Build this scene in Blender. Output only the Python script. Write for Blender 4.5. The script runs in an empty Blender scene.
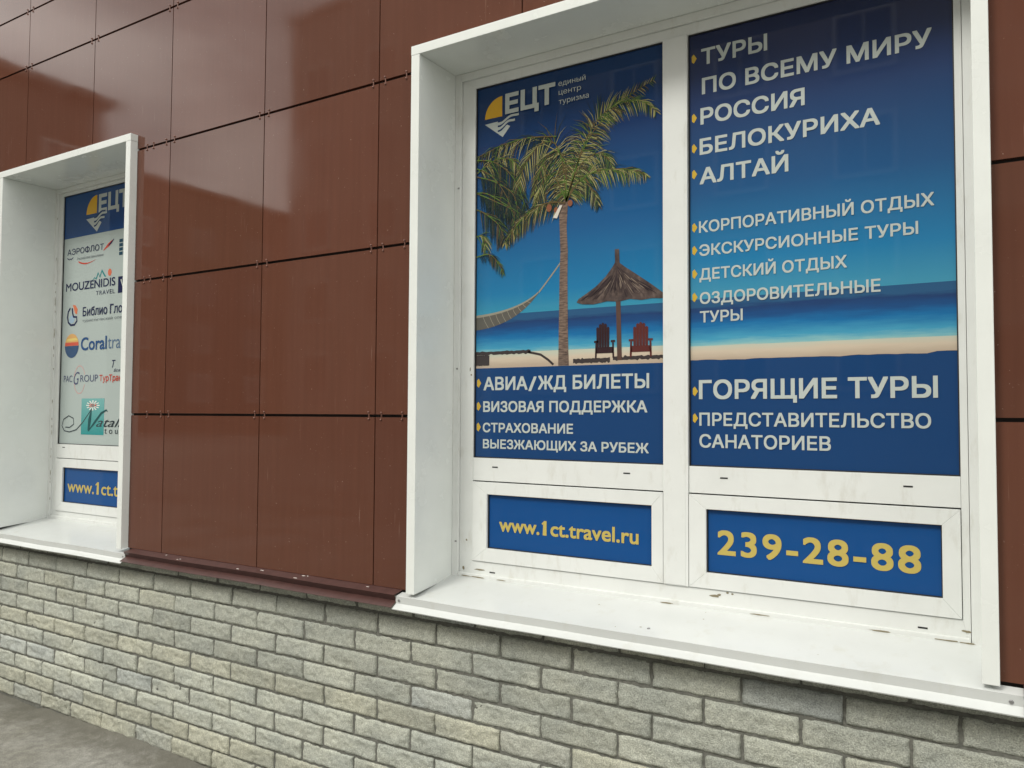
import bpy, bmesh, math, random
from mathutils import Vector, Matrix, noise
random.seed(7)
SC = bpy.context.scene
COL = SC.collection
rad = math.radians

# ------------------------------------------------------------------ camera
cam = bpy.data.cameras.new('camera')
cam.sensor_width = 36.0
cam.lens = 801.49 / 1024 * 36.0
cam.clip_end = 3000
cam.clip_start = 0.05
co = bpy.data.objects.new('camera', cam)
COL.objects.link(co)
Rr = Vector((0.85019048, 0.52644532, 0.00560972))
Uu = Vector((0.01588873, -0.0363072, 0.99921436))
Ff = Vector((-0.52623539, 0.84943341, 0.03923258))
m = Matrix(((Rr.x, Uu.x, -Ff.x), (Rr.y, Uu.y, -Ff.y), (Rr.z, Uu.z, -Ff.z))).to_4x4()
m.translation = (0, 0, 1.475)
co.matrix_world = m
SC.camera = co

# ------------------------------------------------------------------ sky, sun, exposure
SUN_EL, SUN_AZ = 46, 200          # azimuth clockwise from +y
w = bpy.data.worlds.new('World')
SC.world = w
w.use_nodes = True
nt = w.node_tree
nt.nodes.clear()
N = nt.nodes.new
out = N('ShaderNodeOutputWorld'); bg = N('ShaderNodeBackground')
sky = N('ShaderNodeTexSky'); sky.sky_type = 'NISHITA'; sky.sun_disc = False
sky.sun_elevation = rad(SUN_EL); sky.sun_rotation = rad(SUN_AZ)
sky.dust_density = 3.0
tc = N('ShaderNodeTexCoord'); mp = N('ShaderNodeMapping'); mp.inputs['Scale'].default_value = (1, 1, 2.6)
nz = N('ShaderNodeTexNoise'); nz.inputs['Scale'].default_value = 2.6; nz.inputs['Detail'].default_value = 7
nz.inputs['Roughness'].default_value = .55
rp = N('ShaderNodeValToRGB')
rp.color_ramp.elements[0].position = .38; rp.color_ramp.elements[0].color = (8.6, 8.8, 8.8, 1)
rp.color_ramp.elements[1].position = .62; rp.color_ramp.elements[1].color = (20.5, 19.9, 18.6, 1)
mx = N('ShaderNodeMix'); mx.data_type = 'RGBA'; mx.inputs[0].default_value = .88
nt.links.new(tc.outputs['Generated'], mp.inputs[0]); nt.links.new(mp.outputs[0], nz.inputs['Vector'])
nt.links.new(nz.outputs['Fac'], rp.inputs[0])
nt.links.new(sky.outputs[0], mx.inputs[6]); nt.links.new(rp.outputs[0], mx.inputs[7])
sp_ = N('ShaderNodeSeparateXYZ'); nt.links.new(tc.outputs['Generated'], sp_.inputs[0])
zg = N('ShaderNodeMapRange'); zg.inputs[3].default_value = .86; zg.inputs[4].default_value = 1.16; nt.links.new(sp_.outputs[2], zg.inputs[0])
sc_ = N('ShaderNodeVectorMath'); sc_.operation = 'SCALE'; nt.links.new(mx.outputs[2], sc_.inputs[0]); nt.links.new(zg.outputs[0], sc_.inputs['Scale'])
nt.links.new(sc_.outputs[0], bg.inputs['Color']); bg.inputs['Strength'].default_value = .1
nt.links.new(bg.outputs[0], out.inputs[0])
sl = bpy.data.lights.new('sun', 'SUN'); sl.energy = 1.6; sl.angle = rad(16); sl.color = (1, .97, .9)
so = bpy.data.objects.new('sun', sl); COL.objects.link(so)
az, el = rad(SUN_AZ), rad(SUN_EL)
sd = Vector((math.sin(az) * math.cos(el), math.cos(az) * math.cos(el), math.sin(el)))
so.rotation_euler = sd.to_track_quat('Z', 'Y').to_euler()
vs = SC.view_settings
vs.view_transform = 'Standard'; vs.look = 'None'; vs.gamma = 1; vs.use_curve_mapping = False
vs.exposure = 0.38

# ------------------------------------------------------------------ materials
def lin(c):
    c = c / 255
    return c / 12.92 if c <= .04045 else ((c + .055) / 1.055) ** 2.4
def rgb(r, g, b): return (lin(r), lin(g), lin(b), 1)

class Mat:
    def __init__(s, name, color, rough=.5, spec=.5, coat=0, metal=0):
        s.m = bpy.data.materials.new(name); s.m.use_nodes = True
        s.t = s.m.node_tree; s.b = s.t.nodes['Principled BSDF']
        s.b.inputs['Base Color'].default_value = color
        s.b.inputs['Roughness'].default_value = rough
        s.b.inputs['Specular IOR Level'].default_value = spec
        s.b.inputs['Metallic'].default_value = metal
        s.b.inputs['Coat Weight'].default_value = coat
        s.b.inputs['Coat Roughness'].default_value = .02
        s.color = color
    def n(s, k, **kw):
        x = s.t.nodes.new(k)
        for a, v in kw.items():
            if a in x.inputs: x.inputs[a].default_value = v
            else: setattr(x, a, v)
        return x
    def l(s, a, b): s.t.links.new(a, b)
    def coords(s, scale=(1, 1, 1), kind='Object'):
        c = s.n('ShaderNodeTexCoord'); mp = s.n('ShaderNodeMapping'); mp.inputs['Scale'].default_value = scale
        s.l(c.outputs[kind], mp.inputs[0]); return mp.outputs[0]
    def noise(s, vec, scale, detail=4, rough=.5):
        x = s.n('ShaderNodeTexNoise'); s.l(vec, x.inputs['Vector'])
        x.inputs['Scale'].default_value = scale; x.inputs['Detail'].default_value = detail
        x.inputs['Roughness'].default_value = rough
        return x.outputs['Fac']
    def ramp(s, fac, stops):
        r = s.n('ShaderNodeValToRGB'); cr = r.color_ramp
        while len(cr.elements) < len(stops): cr.elements.new(.5)
        for e, (p, c) in zip(cr.elements, stops):
            e.position = p
            e.color = c if len(c) == 4 else (*c, 1)
        s.l(fac, r.inputs[0]); return r.outputs[0]
    def mix(s, fac, a, b, mode='MIX'):
        x = s.n('ShaderNodeMix'); x.data_type = 'RGBA'; x.blend_type = mode
        for k, v in ((0, fac), (6, a), (7, b)):
            if hasattr(v, 'default_value'): s.l(v, x.inputs[k])
            else: x.inputs[k].default_value = v
        return x.outputs[2]
    def base(s, c): s.l(c, s.b.inputs['Base Color'])
    def roughness(s, fac, a, b):
        r = s.n('ShaderNodeMapRange'); s.l(fac, r.inputs[0]); r.inputs[3].default_value = a; r.inputs[4].default_value = b
        s.l(r.outputs[0], s.b.inputs['Roughness'])
    def bump(s, h, strength, dist):
        x = s.n('ShaderNodeBump'); x.inputs['Strength'].default_value = strength; x.inputs['Distance'].default_value = dist
        s.l(h, x.inputs['Height']); s.l(x.outputs[0], s.b.inputs['Normal'])
        return x

g4 = lambda v: (v, v, v, 1)
# brown glazed cladding tiles: faint vertical streaks, a slight tone per tile, scratches
T = Mat('brown_tile', (.1, .04, .025, 1), .1, .45, .0)
T.b.inputs['Coat Roughness'].default_value = .03
v = T.coords((14, 1, .5)); st = T.noise(v, 3.2, 6, .6)
v2 = T.coords((1, 1, 1)); bl = T.noise(v2, 2.2, 4)
c1 = T.ramp(st, [(.3, (.100, .0375, .0225, 1)), (.72, (.112, .0425, .0258, 1))])
at = T.n('ShaderNodeAttribute'); at.attribute_name = 'tone'
c2 = T.mix(.9, c1, at.outputs['Color'], 'MULTIPLY')
v3 = T.coords((260, 1, 5)); sc = T.noise(v3, 1.0, 3, .6)
v4 = T.coords((3, 1, 3)); sc2 = T.noise(v4, 3.0, 2)
scr = T.ramp(sc, [(.665, g4(0)), (.73, g4(1))]); msk = T.ramp(sc2, [(.54, g4(0)), (.66, g4(.55))])
sm = T.mix(1.0, scr, msk, 'MULTIPLY')
v5 = T.coords((1, 1, 1)); sp = T.noise(v5, 120, 2, .6)
spm = T.ramp(sp, [(.715, g4(0)), (.76, g4(.6))])
c3 = T.mix(sm, c2, (.30, .20, .16, 1)); c4 = T.mix(spm, c3, (.32, .24, .20, 1))
T.base(c4)
mud = T.ramp(bl, [(.35, g4(0)), (.7, g4(1))]); T.roughness(mud, .035, .085)
wv = T.noise(T.coords((1, 1, 1)), 4.5, 1); T.bump(wv, .10, .003)
TILE = T.m
def plain(name, c, rough=.5, spec=.5, coat=0, metal=0): return Mat(name, c, rough, spec, coat, metal).m
DARK = plain('dark_backing', (.012, .009, .008, 1), .8)  # dark membrane and wall body behind the tile joints
GASK = plain('black_gasket_and_gap', (.012, .012, .013, 1), .5)
CLIP = plain('clip_metal', (.20, .10, .075, 1), .3, .6, 0, .4)
SCREW = plain('screw_metal', (.30, .30, .30, 1), .4, .5, 0, .7)
F = Mat('brown_flashing', (.085, .030, .024, 1), .38, .5)
fz = F.noise(F.coords(), 30, 5, .6); F.base(F.ramp(fz, [(.3, (.052, .0235, .020, 1)), (.75, (.080, .036, .031, 1))]))
F.bump(F.noise(F.coords((1, 1, 1)), 9, 2), .25, .004)
FLASH = F.m
# white pvc / painted metal with grime
def white(name, col, rough, grime, gscale=1.0, bumpd=0.0):
    M_ = Mat(name, col, rough, .45)
    n1 = M_.noise(M_.coords((1, 1, 1)), 7 * gscale, 6, .6)
    n2 = M_.noise(M_.coords((1, 1, .35)), 26 * gscale, 5, .65)
    a = M_.ramp(n1, [(.35, col), (.75, tuple(x * .93 for x in col[:3]) + (1,))])
    mk = M_.ramp(n2, [(.56, g4(0)), (.80, g4(grime))])
    M_.base(M_.mix(mk, a, (.42, .40, .32, 1)))
    M_.roughness(n1, rough * .8, rough * 1.3)
    if bumpd: M_.bump(M_.noise(M_.coords((1, 1, 1)), 3, 2), .5, bumpd)
    return M_.m
PVC = white('white_pvc', (.715, .735, .712, 1), .30, .40)
SURR = white('white_surround_metal', (.74, .77, .74, 1), .25, .06, 1, .0006)
SILLM = white('white_sill_metal', (.56, .58, .565, 1), .22, .34, .7, .0035)
GRIME = Mat('grime', (.22, .19, .12, 1), .9).m
DROP = plain('dried_droplet', (.55, .5, .46, 1), .7)
# brick and mortar
B = Mat('grey_split_brick', (.3, .3, .26, 1), .92, .25)
at = B.n('ShaderNodeAttribute'); at.attribute_name = 'tone'
b1 = B.noise(B.coords(), 55, 8, .7); b2 = B.noise(B.coords(), 260, 4, .7); b3 = B.noise(B.coords((1, 1, 1.6)), 3.2, 5, .6)
ca = B.mix(1.0, at.outputs['Color'], B.ramp(b1, [(.3, g4(.85)), (.7, g4(1.18))]), 'MULTIPLY')
cb = B.mix(1.0, ca, B.ramp(b2, [(.36, g4(.66)), (.62, g4(1.28))]), 'MULTIPLY')
cc = B.mix(1.0, cb, B.ramp(b3, [(.38, (.84, .85, .86, 1)), (.62, (1.06, 1.05, 1.02, 1))]), 'MULTIPLY')
B.base(cc)
ad = B.n('ShaderNodeMath', operation='ADD'); B.l(b1, ad.inputs[0]); B.l(b2, ad.inputs[1])
B.bump(ad.outputs[0], 1.0, .006)
BRICK = B.m
Mo = Mat('mortar', (.10, .10, .085, 1), .95, .2)
q1 = Mo.noise(Mo.coords(), 90, 6, .7); Mo.base(Mo.ramp(q1, [(.3, (.10, .103, .09, 1)), (.72, (.20, .20, .175, 1))])); Mo.bump(q1, .9, .004)
MORT = Mo.m
# ground
G = Mat('worn_concrete', (.23, .22, .18, 1), .9, .25)
a1 = G.noise(G.coords(), 1.3, 6, .6); a2 = G.noise(G.coords(), 26, 8, .65); a3 = G.noise(G.coords(), 210, 4, .6)
cA = G.ramp(a1, [(.33, (.19, .182, .148, 1)), (.62, (.33, .325, .295, 1))])
cB = G.mix(1.0, cA, G.ramp(a2, [(.3, g4(.70)), (.7, g4(1.18))]), 'MULTIPLY')
cC = G.mix(1.0, cB, G.ramp(a3, [(.3, g4(.62)), (.62, g4(1.15))]), 'MULTIPLY')
gc = G.n('ShaderNodeTexCoord'); gs = G.n('ShaderNodeSeparateXYZ'); G.l(gc.outputs['Object'], gs.inputs[0])
gm = G.n('ShaderNodeMapRange'); gm.inputs[1].default_value = 1.98; gm.inputs[2].default_value = 2.19; G.l(gs.outputs[1], gm.inputs[0])
gn = G.noise(G.coords(), 9, 6, .65); gx_ = G.n('ShaderNodeMath', operation='MULTIPLY_ADD'); gx_.inputs[1].default_value = 1.6; G.l(gn, gx_.inputs[0]); G.l(gm.outputs[0], gx_.inputs[2])
dirt = G.ramp(gx_.outputs[0], [(.78, g4(0)), (1.0, g4(1))]); gsub = G.n('ShaderNodeMath', operation='SUBTRACT'); gsub.inputs[1].default_value = .62; G.l(gx_.outputs[0], gsub.inputs[0])
dirt = G.ramp(gsub.outputs[0], [(.35, g4(0)), (.95, g4(.75))])
cD = G.mix(dirt, cC, (.10, .095, .075, 1))
gv = G.n('ShaderNodeTexVoronoi'); gv.inputs['Scale'].default_value = 85; G.l(G.coords(), gv.inputs['Vector'])
peb = G.ramp(gv.outputs['Distance'], [(.10, g4(.6)), (.16, g4(0))]); pn = G.ramp(G.noise(G.coords(), 12, 3), [(.52, g4(0)), (.6, g4(1))])
cE = G.mix(G.mix(1.0, peb, pn, 'MULTIPLY'), cD, (.09, .085, .075, 1))
G.base(cE); ad = G.n('ShaderNodeMath', operation='ADD'); G.l(a2, ad.inputs[0]); G.l(a3, ad.inputs[1]); G.bump(ad.outputs[0], .6, .006)
GROUND = G.m
# printed vinyl: every print colour has the same glossy film
PR = {}
def ink(name, r, g, b):
    if name not in PR:
        M_ = Mat('print_' + name, rgb(r, g, b), .4, .0, .75)
        M_.b.inputs['Coat IOR'].default_value = 1.45
        M_.b.inputs['Coat Roughness'].default_value = .035
        PR[name] = M_.m
    return PR[name]
def gradient(name, z0, z1, stops, speck=0):
    M_ = Mat('print_' + name, (0, 0, 0, 1), .4, .0, .75); M_.b.inputs['Coat Roughness'].default_value = .035
    c = M_.n('ShaderNodeTexCoord'); s_ = M_.n('ShaderNodeSeparateXYZ'); M_.l(c.outputs['Object'], s_.inputs[0])
    r = M_.n('ShaderNodeMapRange'); r.inputs[1].default_value = z0; r.inputs[2].default_value = z1
    if speck:
        nn = M_.noise(M_.coords((.3, 1, 2.5)), 30, 5, .6)
        mm = M_.n('ShaderNodeMath', operation='MULTIPLY_ADD'); mm.inputs[1].default_value = speck; M_.l(nn, mm.inputs[0])
        M_.l(s_.outputs[2], mm.inputs[2])
        M_.l(mm.outputs[0], r.inputs[0])
    else:
        M_.l(s_.outputs[2], r.inputs[0])
    M_.base(M_.ramp(r.outputs[0], stops)); return M_.m
WHITE = ink('white', 180, 188, 184)
YEL = ink('yellow', 186, 168, 92)

# ------------------------------------------------------------------ helpers
def link(name, me, mats, parent=None, smooth=False):
    o = bpy.data.objects.new(name, me)
    for mm in (mats if isinstance(mats, (list, tuple)) else [mats]): me.materials.append(mm)
    COL.objects.link(o)
    if parent is not None: o.parent = parent
    if smooth:
        for p in me.polygons: p.use_smooth = True
    return o
def obj(name, bm, mats, parent=None, smooth=False):
    me = bpy.data.meshes.new(name); bm.to_mesh(me); bm.free()
    return link(name, me, mats, parent, smooth)
def tag(o, label=None, cat=None, group=None, kind=None):
    if label: o['label'] = label
    if cat: o['category'] = cat
    if group: o['group'] = group
    if kind: o['kind'] = kind
    return o
def thing(name, label, cat, group=None):
    o = bpy.data.objects.new(name, None); o.empty_display_size = .1; COL.objects.link(o)
    return tag(o, label, cat, group)
def add_box(bm, x0, x1, y0, y1, z0, z1, bev=0.0, seg=2, mat=0):
    t = bmesh.new()
    vs_ = [t.verts.new((x, y, z)) for x in (x0, x1) for y in (y0, y1) for z in (z0, z1)]
    for f in ((0, 1, 3, 2), (4, 6, 7, 5), (0, 4, 5, 1), (2, 3, 7, 6), (0, 2, 6, 4), (1, 5, 7, 3)):
        t.faces.new([vs_[i] for i in f])
    merge(bm, t, bev, seg, mat)
def merge(bm, t, bev=0, seg=2, mat=0):
    bmesh.ops.recalc_face_normals(t, faces=t.faces)
    if bev: bmesh.ops.bevel(t, geom=t.edges[:], offset=bev, segments=seg, profile=.7, affect='EDGES')
    for f in t.faces: f.material_index = mat
    me = bpy.data.meshes.new('tmp'); t.to_mesh(me); t.free(); bm.from_mesh(me); bpy.data.meshes.remove(me)
def add_prism_y(bm, pts, y0, y1, bev=0, mat=0):      # pts in (x,z), extruded from y0 to y1
    t = bmesh.new()
    a = [t.verts.new((x, y0, z)) for x, z in pts]; b = [t.verts.new((x, y1, z)) for x, z in pts]
    t.faces.new(a); t.faces.new(b[::-1]); n = len(pts)
    for i in range(n): t.faces.new((a[i], b[i], b[(i + 1) % n], a[(i + 1) % n]))
    merge(bm, t, bev, 2, mat)
def add_prism_x(bm, pts, x0, x1, bev=0, mat=0):      # pts in (y,z)
    t = bmesh.new()
    a = [t.verts.new((x0, y, z)) for y, z in pts]; b = [t.verts.new((x1, y, z)) for y, z in pts]
    t.faces.new(a); t.faces.new(b[::-1]); n = len(pts)
    for i in range(n): t.faces.new((a[i], b[i], b[(i + 1) % n], a[(i + 1) % n]))
    merge(bm, t, bev, 2, mat)
def sheet_profile(line, th):                          # thicken an open (y,z) line to a closed outline
    up, dn = [], []
    for i, (y, z) in enumerate(line):
        p0 = Vector(line[max(i - 1, 0)]); p1 = Vector(line[min(i + 1, len(line) - 1)])
        d = (p1 - p0).normalized(); n = Vector((-d.y, d.x)) * th / 2
        up.append((y + n.x, z + n.y)); dn.append((y - n.x, z - n.y))
    return up + dn[::-1]
def mitred(bm, X0, X1, Z0, Z1, x0, x1, z0, z1, yf, yb, bev=.0012):
    add_prism_y(bm, [(X0, Z0), (x0, z0), (x0, z1), (X0, Z1)], yf, yb, bev)
    add_prism_y(bm, [(X1, Z0), (x1, z0), (x1, z1), (X1, Z1)], yf, yb, bev)
    add_prism_y(bm, [(X0, Z0), (X1, Z0), (x1, z0), (x0, z0)], yf, yb, bev)
    add_prism_y(bm, [(X0, Z1), (X1, Z1), (x1, z1), (x0, z1)], yf, yb, bev)

# ------------------------------------------------------------------ key dimensions (metres, ground = 0)
YC = 2.182                       # face of the cladding
YB = 2.200                       # face of the brickwork
YCORE = 2.216
TP = .606                        # tile pitch
TX0, TZ0 = -4.351, 1.471         # one vertical joint, one horizontal joint
XL, XR, ZTOP = -15.0, 7.0, 8.4
CB = .871                        # bottom of the cladding
BIG = dict(x0=-1.750, x1=-.026, z1=2.758, yl=2.147, yf=2.370)
SMALL = dict(x0=-4.545, x1=-3.381, z1=2.752, yl=2.147, yf=2.435)

# ------------------------------------------------------------------ ground
def ground():
    bm = bmesh.new()
    xs = [-900, -200, -60, -20] + [-9 + .06 * i for i in range(int(12 / .06))] + [6, 20, 60, 200, 900]
    ys = [-900, -200, -60, -15, -4, -1.0] + [-.2 + .06 * i for i in range(30)] + [1.62 + .02 * i for i in range(31)] + [2.5]
    grid = []
    for y in ys:
        row = []
        for x in xs:
            z = 0
            if -9 <= x <= 3.1 and y > -.5:
                z = .010 * noise.noise(Vector((x * 1.1, y * 1.1, 0))) + .003 * noise.noise(Vector((x * 7, y * 7, 3)))
                d = YB - y
                k = max(0, 1 - d / (.10 + .05 * noise.noise(Vector((x * 3.0, 5, 0)))))
                rise = .020 + .018 * noise.noise(Vector((x * 1.6, 9, 1))) + .010 * noise.noise(Vector((x * 14, 2, y * 9)))
                if x < -4.1: rise -= .012
                z += min(k, 1.2) ** 1.3 * rise + .003
            row.append(bm.verts.new((x, y, z)))
        grid.append(row)
    for i in range(len(ys) - 1):
        for j in range(len(xs) - 1):
            bm.faces.new((grid[i][j], grid[i][j + 1], grid[i + 1][j + 1], grid[i + 1][j]))
    tag(obj('pavement', bm, GROUND, None, True), kind='structure')
ground()

# ------------------------------------------------------------------ the building
SH = thing('shop_building', 'building front of dark brown glossy tiles over a grey brick base with white framed windows', 'building')
HOLES = [(-1.742, -.034, .80, 2.750), (-4.537, -3.389, .80, 2.744)]
def cells(bm, x0, x1, z0, z1, y, th, lay, tone):
    xs = sorted({x0, x1} | {h for H in HOLES for h in H[:2] if x0 < h < x1})
    zs = sorted({z0, z1} | {h for H in HOLES for h in H[2:] if z0 < h < z1})
    V = {}
    def vert(i, j):
        if (i, j) not in V: V[i, j] = t.verts.new((xs[i], y, zs[j]))
        return V[i, j]
    t = bmesh.new()
    for i in range(len(xs) - 1):
        for j in range(len(zs) - 1):
            cx, cz = (xs[i] + xs[i + 1]) / 2, (zs[j] + zs[j + 1]) / 2
            if any(H[0] < cx < H[1] and H[2] < cz < H[3] for H in HOLES): continue
            t.faces.new((vert(i, j), vert(i + 1, j), vert(i + 1, j + 1), vert(i, j + 1)))
    if not t.faces: t.free(); return
    be = [e for e in t.edges if len(e.link_faces) == 1]
    r = bmesh.ops.extrude_edge_only(t, edges=be)
    for vv in r['geom']:
        if isinstance(vv, bmesh.types.BMVert): vv.co.y += th
    bmesh.ops.recalc_face_normals(t, faces=t.faces)
    me = bpy.data.meshes.new('tmp'); t.to_mesh(me); t.free()
    n0 = len(bm.faces); bm.from_mesh(me); bpy.data.meshes.remove(me)
    if lay:
        bm.faces.ensure_lookup_table()
        for f in bm.faces[n0:]:
            for lp in f.loops: lp[lay] = tone
def build_cladding():
    bm = bmesh.new(); lay = bm.loops.layers.float_color.new('tone')
    for i in range(-17, 19):
        for j in range(-1, 12):
            x0 = TX0 + i * TP + .0024; x1 = TX0 + (i + 1) * TP - .0024
            z0 = TZ0 + j * TP + .0050; z1 = TZ0 + (j + 1) * TP - .0050
            splits = [(z0, z1)]
            if j == 3: zm = (z0 + z1) / 2; splits = [(z0, zm - .005), (zm + .005, z1)]
            if j == -1: splits = [(CB, z1)]
            if j == 11: continue
            for a, b in splits:
                if x1 < XL or x0 > XR: continue
                k = random.uniform(.90, 1.08)
                cells(bm, max(x0, XL), min(x1, XR), a, b, YC, .012, lay, (k, k * random.uniform(.98, 1.01), k * random.uniform(.97, 1.02), 1))
    o = obj('cladding', bm, TILE, SH)
    return o
CL = build_cladding()
def body():
    bm = bmesh.new()
    cells(bm, XL, XR, CB - .02, ZTOP - .3, YC + .013, .02, None, None)
    add_box(bm, XL, XR, 2.60, 12, .0, ZTOP)
    add_box(bm, XL + .002, XR - .002, 2.28, 2.598, 0, .80)
    add_box(bm, XL - .05, XR + .05, 2.15, 2.60, ZTOP - .4, ZTOP + .1)
    tag(obj('wall', bm, DARK, SH))
body()
def in_window(x, z, m_=.02):
    return any(H[0] - m_ < x < H[1] + m_ and H[2] < z < H[3] + m_ for H in HOLES)
def build_clips():
    bm = bmesh.new()
    for s in (-1, 1):
        for z, r in ((.0, .0042), (.0075, .0042), (.0115, .0036)):
            pass
    add_prism_y(bm, [(-.0020, -.0125), (.0020, -.0125), (.0020, .0125), (-.0020, .0125)], -.0008, .004, .0006)
    for s in (-1, 1):
        t = bmesh.new(); bmesh.ops.create_uvsphere(t, u_segments=8, v_segments=6, radius=.0036, matrix=Matrix.Translation((0, -.0020, s * .0125)))
        merge(bm, t)
    proto = obj('clip', bm, CLIP, CL, True)
    spots = []
    for i in range(-2, 8):
        for j in range(0, 4):
            xj, zj = TX0 + i * TP, TZ0 + j * TP
            for dx in (-.027, .027): spots.append((xj + dx, zj))
            if j == 3:
                for dx in (-.027, .027): spots.append((xj + dx, zj + TP / 2))
    for j in range(0, 3):
        zj = TZ0 + j * TP
        spots += [(-1.927 + .125, zj), (-3.139 - .125, zj), (-1.927 + .155 + .012, zj) if j == 0 else (-3.139 - .17, zj)]
    spots = [s for s in spots if not in_window(s[0], s[1]) and s[0] < .5]
    spots.sort(key=lambda s: abs(s[0] + 2.5))
    first = True
    for x, z in spots[:98]:
        o = proto if first else proto.copy()
        if not first: COL.objects.link(o); o.parent = CL
        first = False
        o.location = (x + random.uniform(-.003, .003), YC, z + random.uniform(-.0015, .0015))
        o.rotation_euler = (0, random.uniform(-.12, .12), 0)
build_clips()

# brick base
def build_bricks():
    bm = bmesh.new(); lay = bm.loops.layers.float_color.new('tone')
    P, H = .2592, .0750
    Z0 = .7690           # bed joint above the first full course under the flashing
    zt = [Z0 + H, Z0] + [Z0 - H * k for k in range(1, 11)]
    yellow_rows = {5}
    for r in range(-1, 11):
        z1 = Z0 - H * (r - 1) ; z0 = z1 - H
        if r == -1: z1 = .852; z0 = Z0 + 2 * H
        if z0 > .845: continue
        z1 = min(z1, .852)
        zz0, zz1 = z0 + .0035, z1 - .0035
        odd = r % 2 == 1
        ph = -1.405 if odd else -1.512
        i0 = int((-9.2 - ph) / P); i1 = int((2.2 - ph) / P)
        for i in range(i0, i1):
            jx = random.uniform(-.003, .003)
            xa = ph + i * P + .0036 + random.uniform(-.0022, .0022); xb = ph + (i + 1) * P - .0036 + random.uniform(-.0022, .0022)
            k = random.gauss(1, .04)
            kk = random.random()
            warm = .0
            if r == 5: warm = .035
            elif r in (9, 10): warm = .04
            elif kk < .10: warm = .02
            if r in (3, 4) and random.random() < .5: k *= .88
            if r in (6, 7, 8): k *= 1.05
            base = (.490 * k * (1 + warm * .8), .508 * k, .445 * k * (1 - warm * 1.6), 1)
            if kk > .9: base = (base[0] * .93, base[1] * .95, base[2] * 1.02, 1)
            nx, nz_ = 36, 12
            seed = random.uniform(0, 100)
            depth0 = random.uniform(-.002, .002) + (.011 if r <= 0 else 0)
            g = []
            for a in range(nz_ + 1):
                row = []
                for b in range(nx + 1):
                    u, v_ = b / nx, a / nz_
                    x = xa + (xb - xa) * u; z = zz0 + (zz1 - zz0) * v_
                    ed = min(u * (xb - xa), (1 - u) * (xb - xa), v_ * (zz1 - zz0), (1 - v_) * (zz1 - zz0))
                    n1 = noise.fractal(Vector((x * 14 + seed, z * 20, seed)), .9, 2.1, 5)
                    n2 = noise.noise(Vector((x * 75, z * 75, seed)))
                    back = .0065 * max(0, 1 - ed / .006) ** 1.6
                    n3 = noise.noise(Vector((x * 38 + z * 22, z * 30 - x * 12, seed + 3)))
                    y = YB + depth0 - .0044 * n1 - .0030 * n2 - .0036 * max(n3, -.15) + back
                    if ed < 1e-5:
                        jit = .0020 * noise.noise(Vector((x * 60, z * 60, seed + 7)))
                        if u in (0, 1): x += jit
                        if v_ in (0, 1): z += jit
                    row.append(bm.verts.new((x, y, z)))
                g.append(row)
            fs = []
            for a in range(nz_):
                for b in range(nx): fs.append(bm.faces.new((g[a][b], g[a][b + 1], g[a + 1][b + 1], g[a + 1][b])))
            ring = g[0] + [g[a][nx] for a in range(1, nz_ + 1)] + g[nz_][-2::-1] + [g[a][0] for a in range(nz_ - 1, 0, -1)]
            rb = [bm.verts.new((q.co.x, YCORE + .01, q.co.z)) for q in ring]
            for q in range(len(ring)):
                fs.append(bm.faces.new((ring[q], rb[q], rb[(q + 1) % len(ring)], ring[(q + 1) % len(ring)])))
            for f in fs:
                f.smooth = True
                for lp in f.loops: lp[lay] = base
    # mortar bed, slightly uneven, behind the brick faces
    o = obj('brick_base', bm, BRICK, SH)
    bm = bmesh.new()
    xs = [-9.2 + .02 * i for i in range(int(11.4 / .02) + 1)]; zs = [-.05 + .0125 * i for i in range(int(.93 / .0125) + 1)]
    g = [[bm.verts.new((x, YB + .0068 + (.010 if z > .772 else 0) + .0024 * noise.noise(Vector((x * 40, z * 40, 2))), min(z, .852))) for x in xs] for z in zs]
    for a in range(len(zs) - 1):
        for b in range(len(xs) - 1): bm.faces.new((g[a][b], g[a][b + 1], g[a + 1][b + 1], g[a + 1][b]))
    obj('mortar', bm, MORT, o, True)
    bm = bmesh.new()
    add_box(bm, XL, -9.2, YB, 2.28, 0, CB); add_box(bm, 2.2, XR, YB, 2.28, 0, CB)
    add_box(bm, -9.19, 2.19, YB + .02, 2.279, .0, .850)
    obj('base_wall', bm, MORT, SH)
build_bricks()

# brown flashing strips between the sills
FL = [(YC + .012, .8715), (2.1375, .8600), (2.1520, .8385), (2.1210, .8215)]
def flashing(x0, x1):
    bm = bmesh.new()
    n = max(2, int((x1 - x0) / .05)); prof = sheet_profile(FL, .0014)
    rings = []
    for k in range(n + 1):
        x = x0 + (x1 - x0) * k / n
        ww = .0016 * noise.noise(Vector((x * 2.2, 0, 4)))
        rings.append([bm.verts.new((x, y + (ww if y < 2.15 else 0), z + (ww if z < .865 else 0))) for y, z in prof])
    for a, b in zip(rings, rings[1:]):
        for i in range(len(prof)): bm.faces.new((a[i], b[i], b[(i + 1) % len(prof)], a[(i + 1) % len(prof)]))
    bm.faces.new(rings[0]); bm.faces.new(rings[-1][::-1])
    bmesh.ops.recalc_face_normals(bm, faces=bm.faces)
    o = obj('flashing', bm, FLASH, SH)
    return o
f1 = flashing(-3.347, -1.793); flashing(-9, -4.585); flashing(.019, 5)
for k in range(9):
    bm = bmesh.new()
    x = random.uniform(-3.1, -1.9); t_ = random.uniform(.15, .85)
    y = YC + (2.1375 - YC) * t_; z = .8715 + (.8600 - .8715) * (y - YC - .012) / (2.1375 - YC - .012)
    t = bmesh.new(); bmesh.ops.create_uvsphere(t, u_segments=10, v_segments=6, radius=1, matrix=Matrix.Translation((x, y, z + .0012)) @ Matrix.Diagonal((random.uniform(.003, .011), random.uniform(.002, .004), .0012, 1)))
    merge(bm, t); obj('splash_mark', bm, DROP, f1, True)

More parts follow.
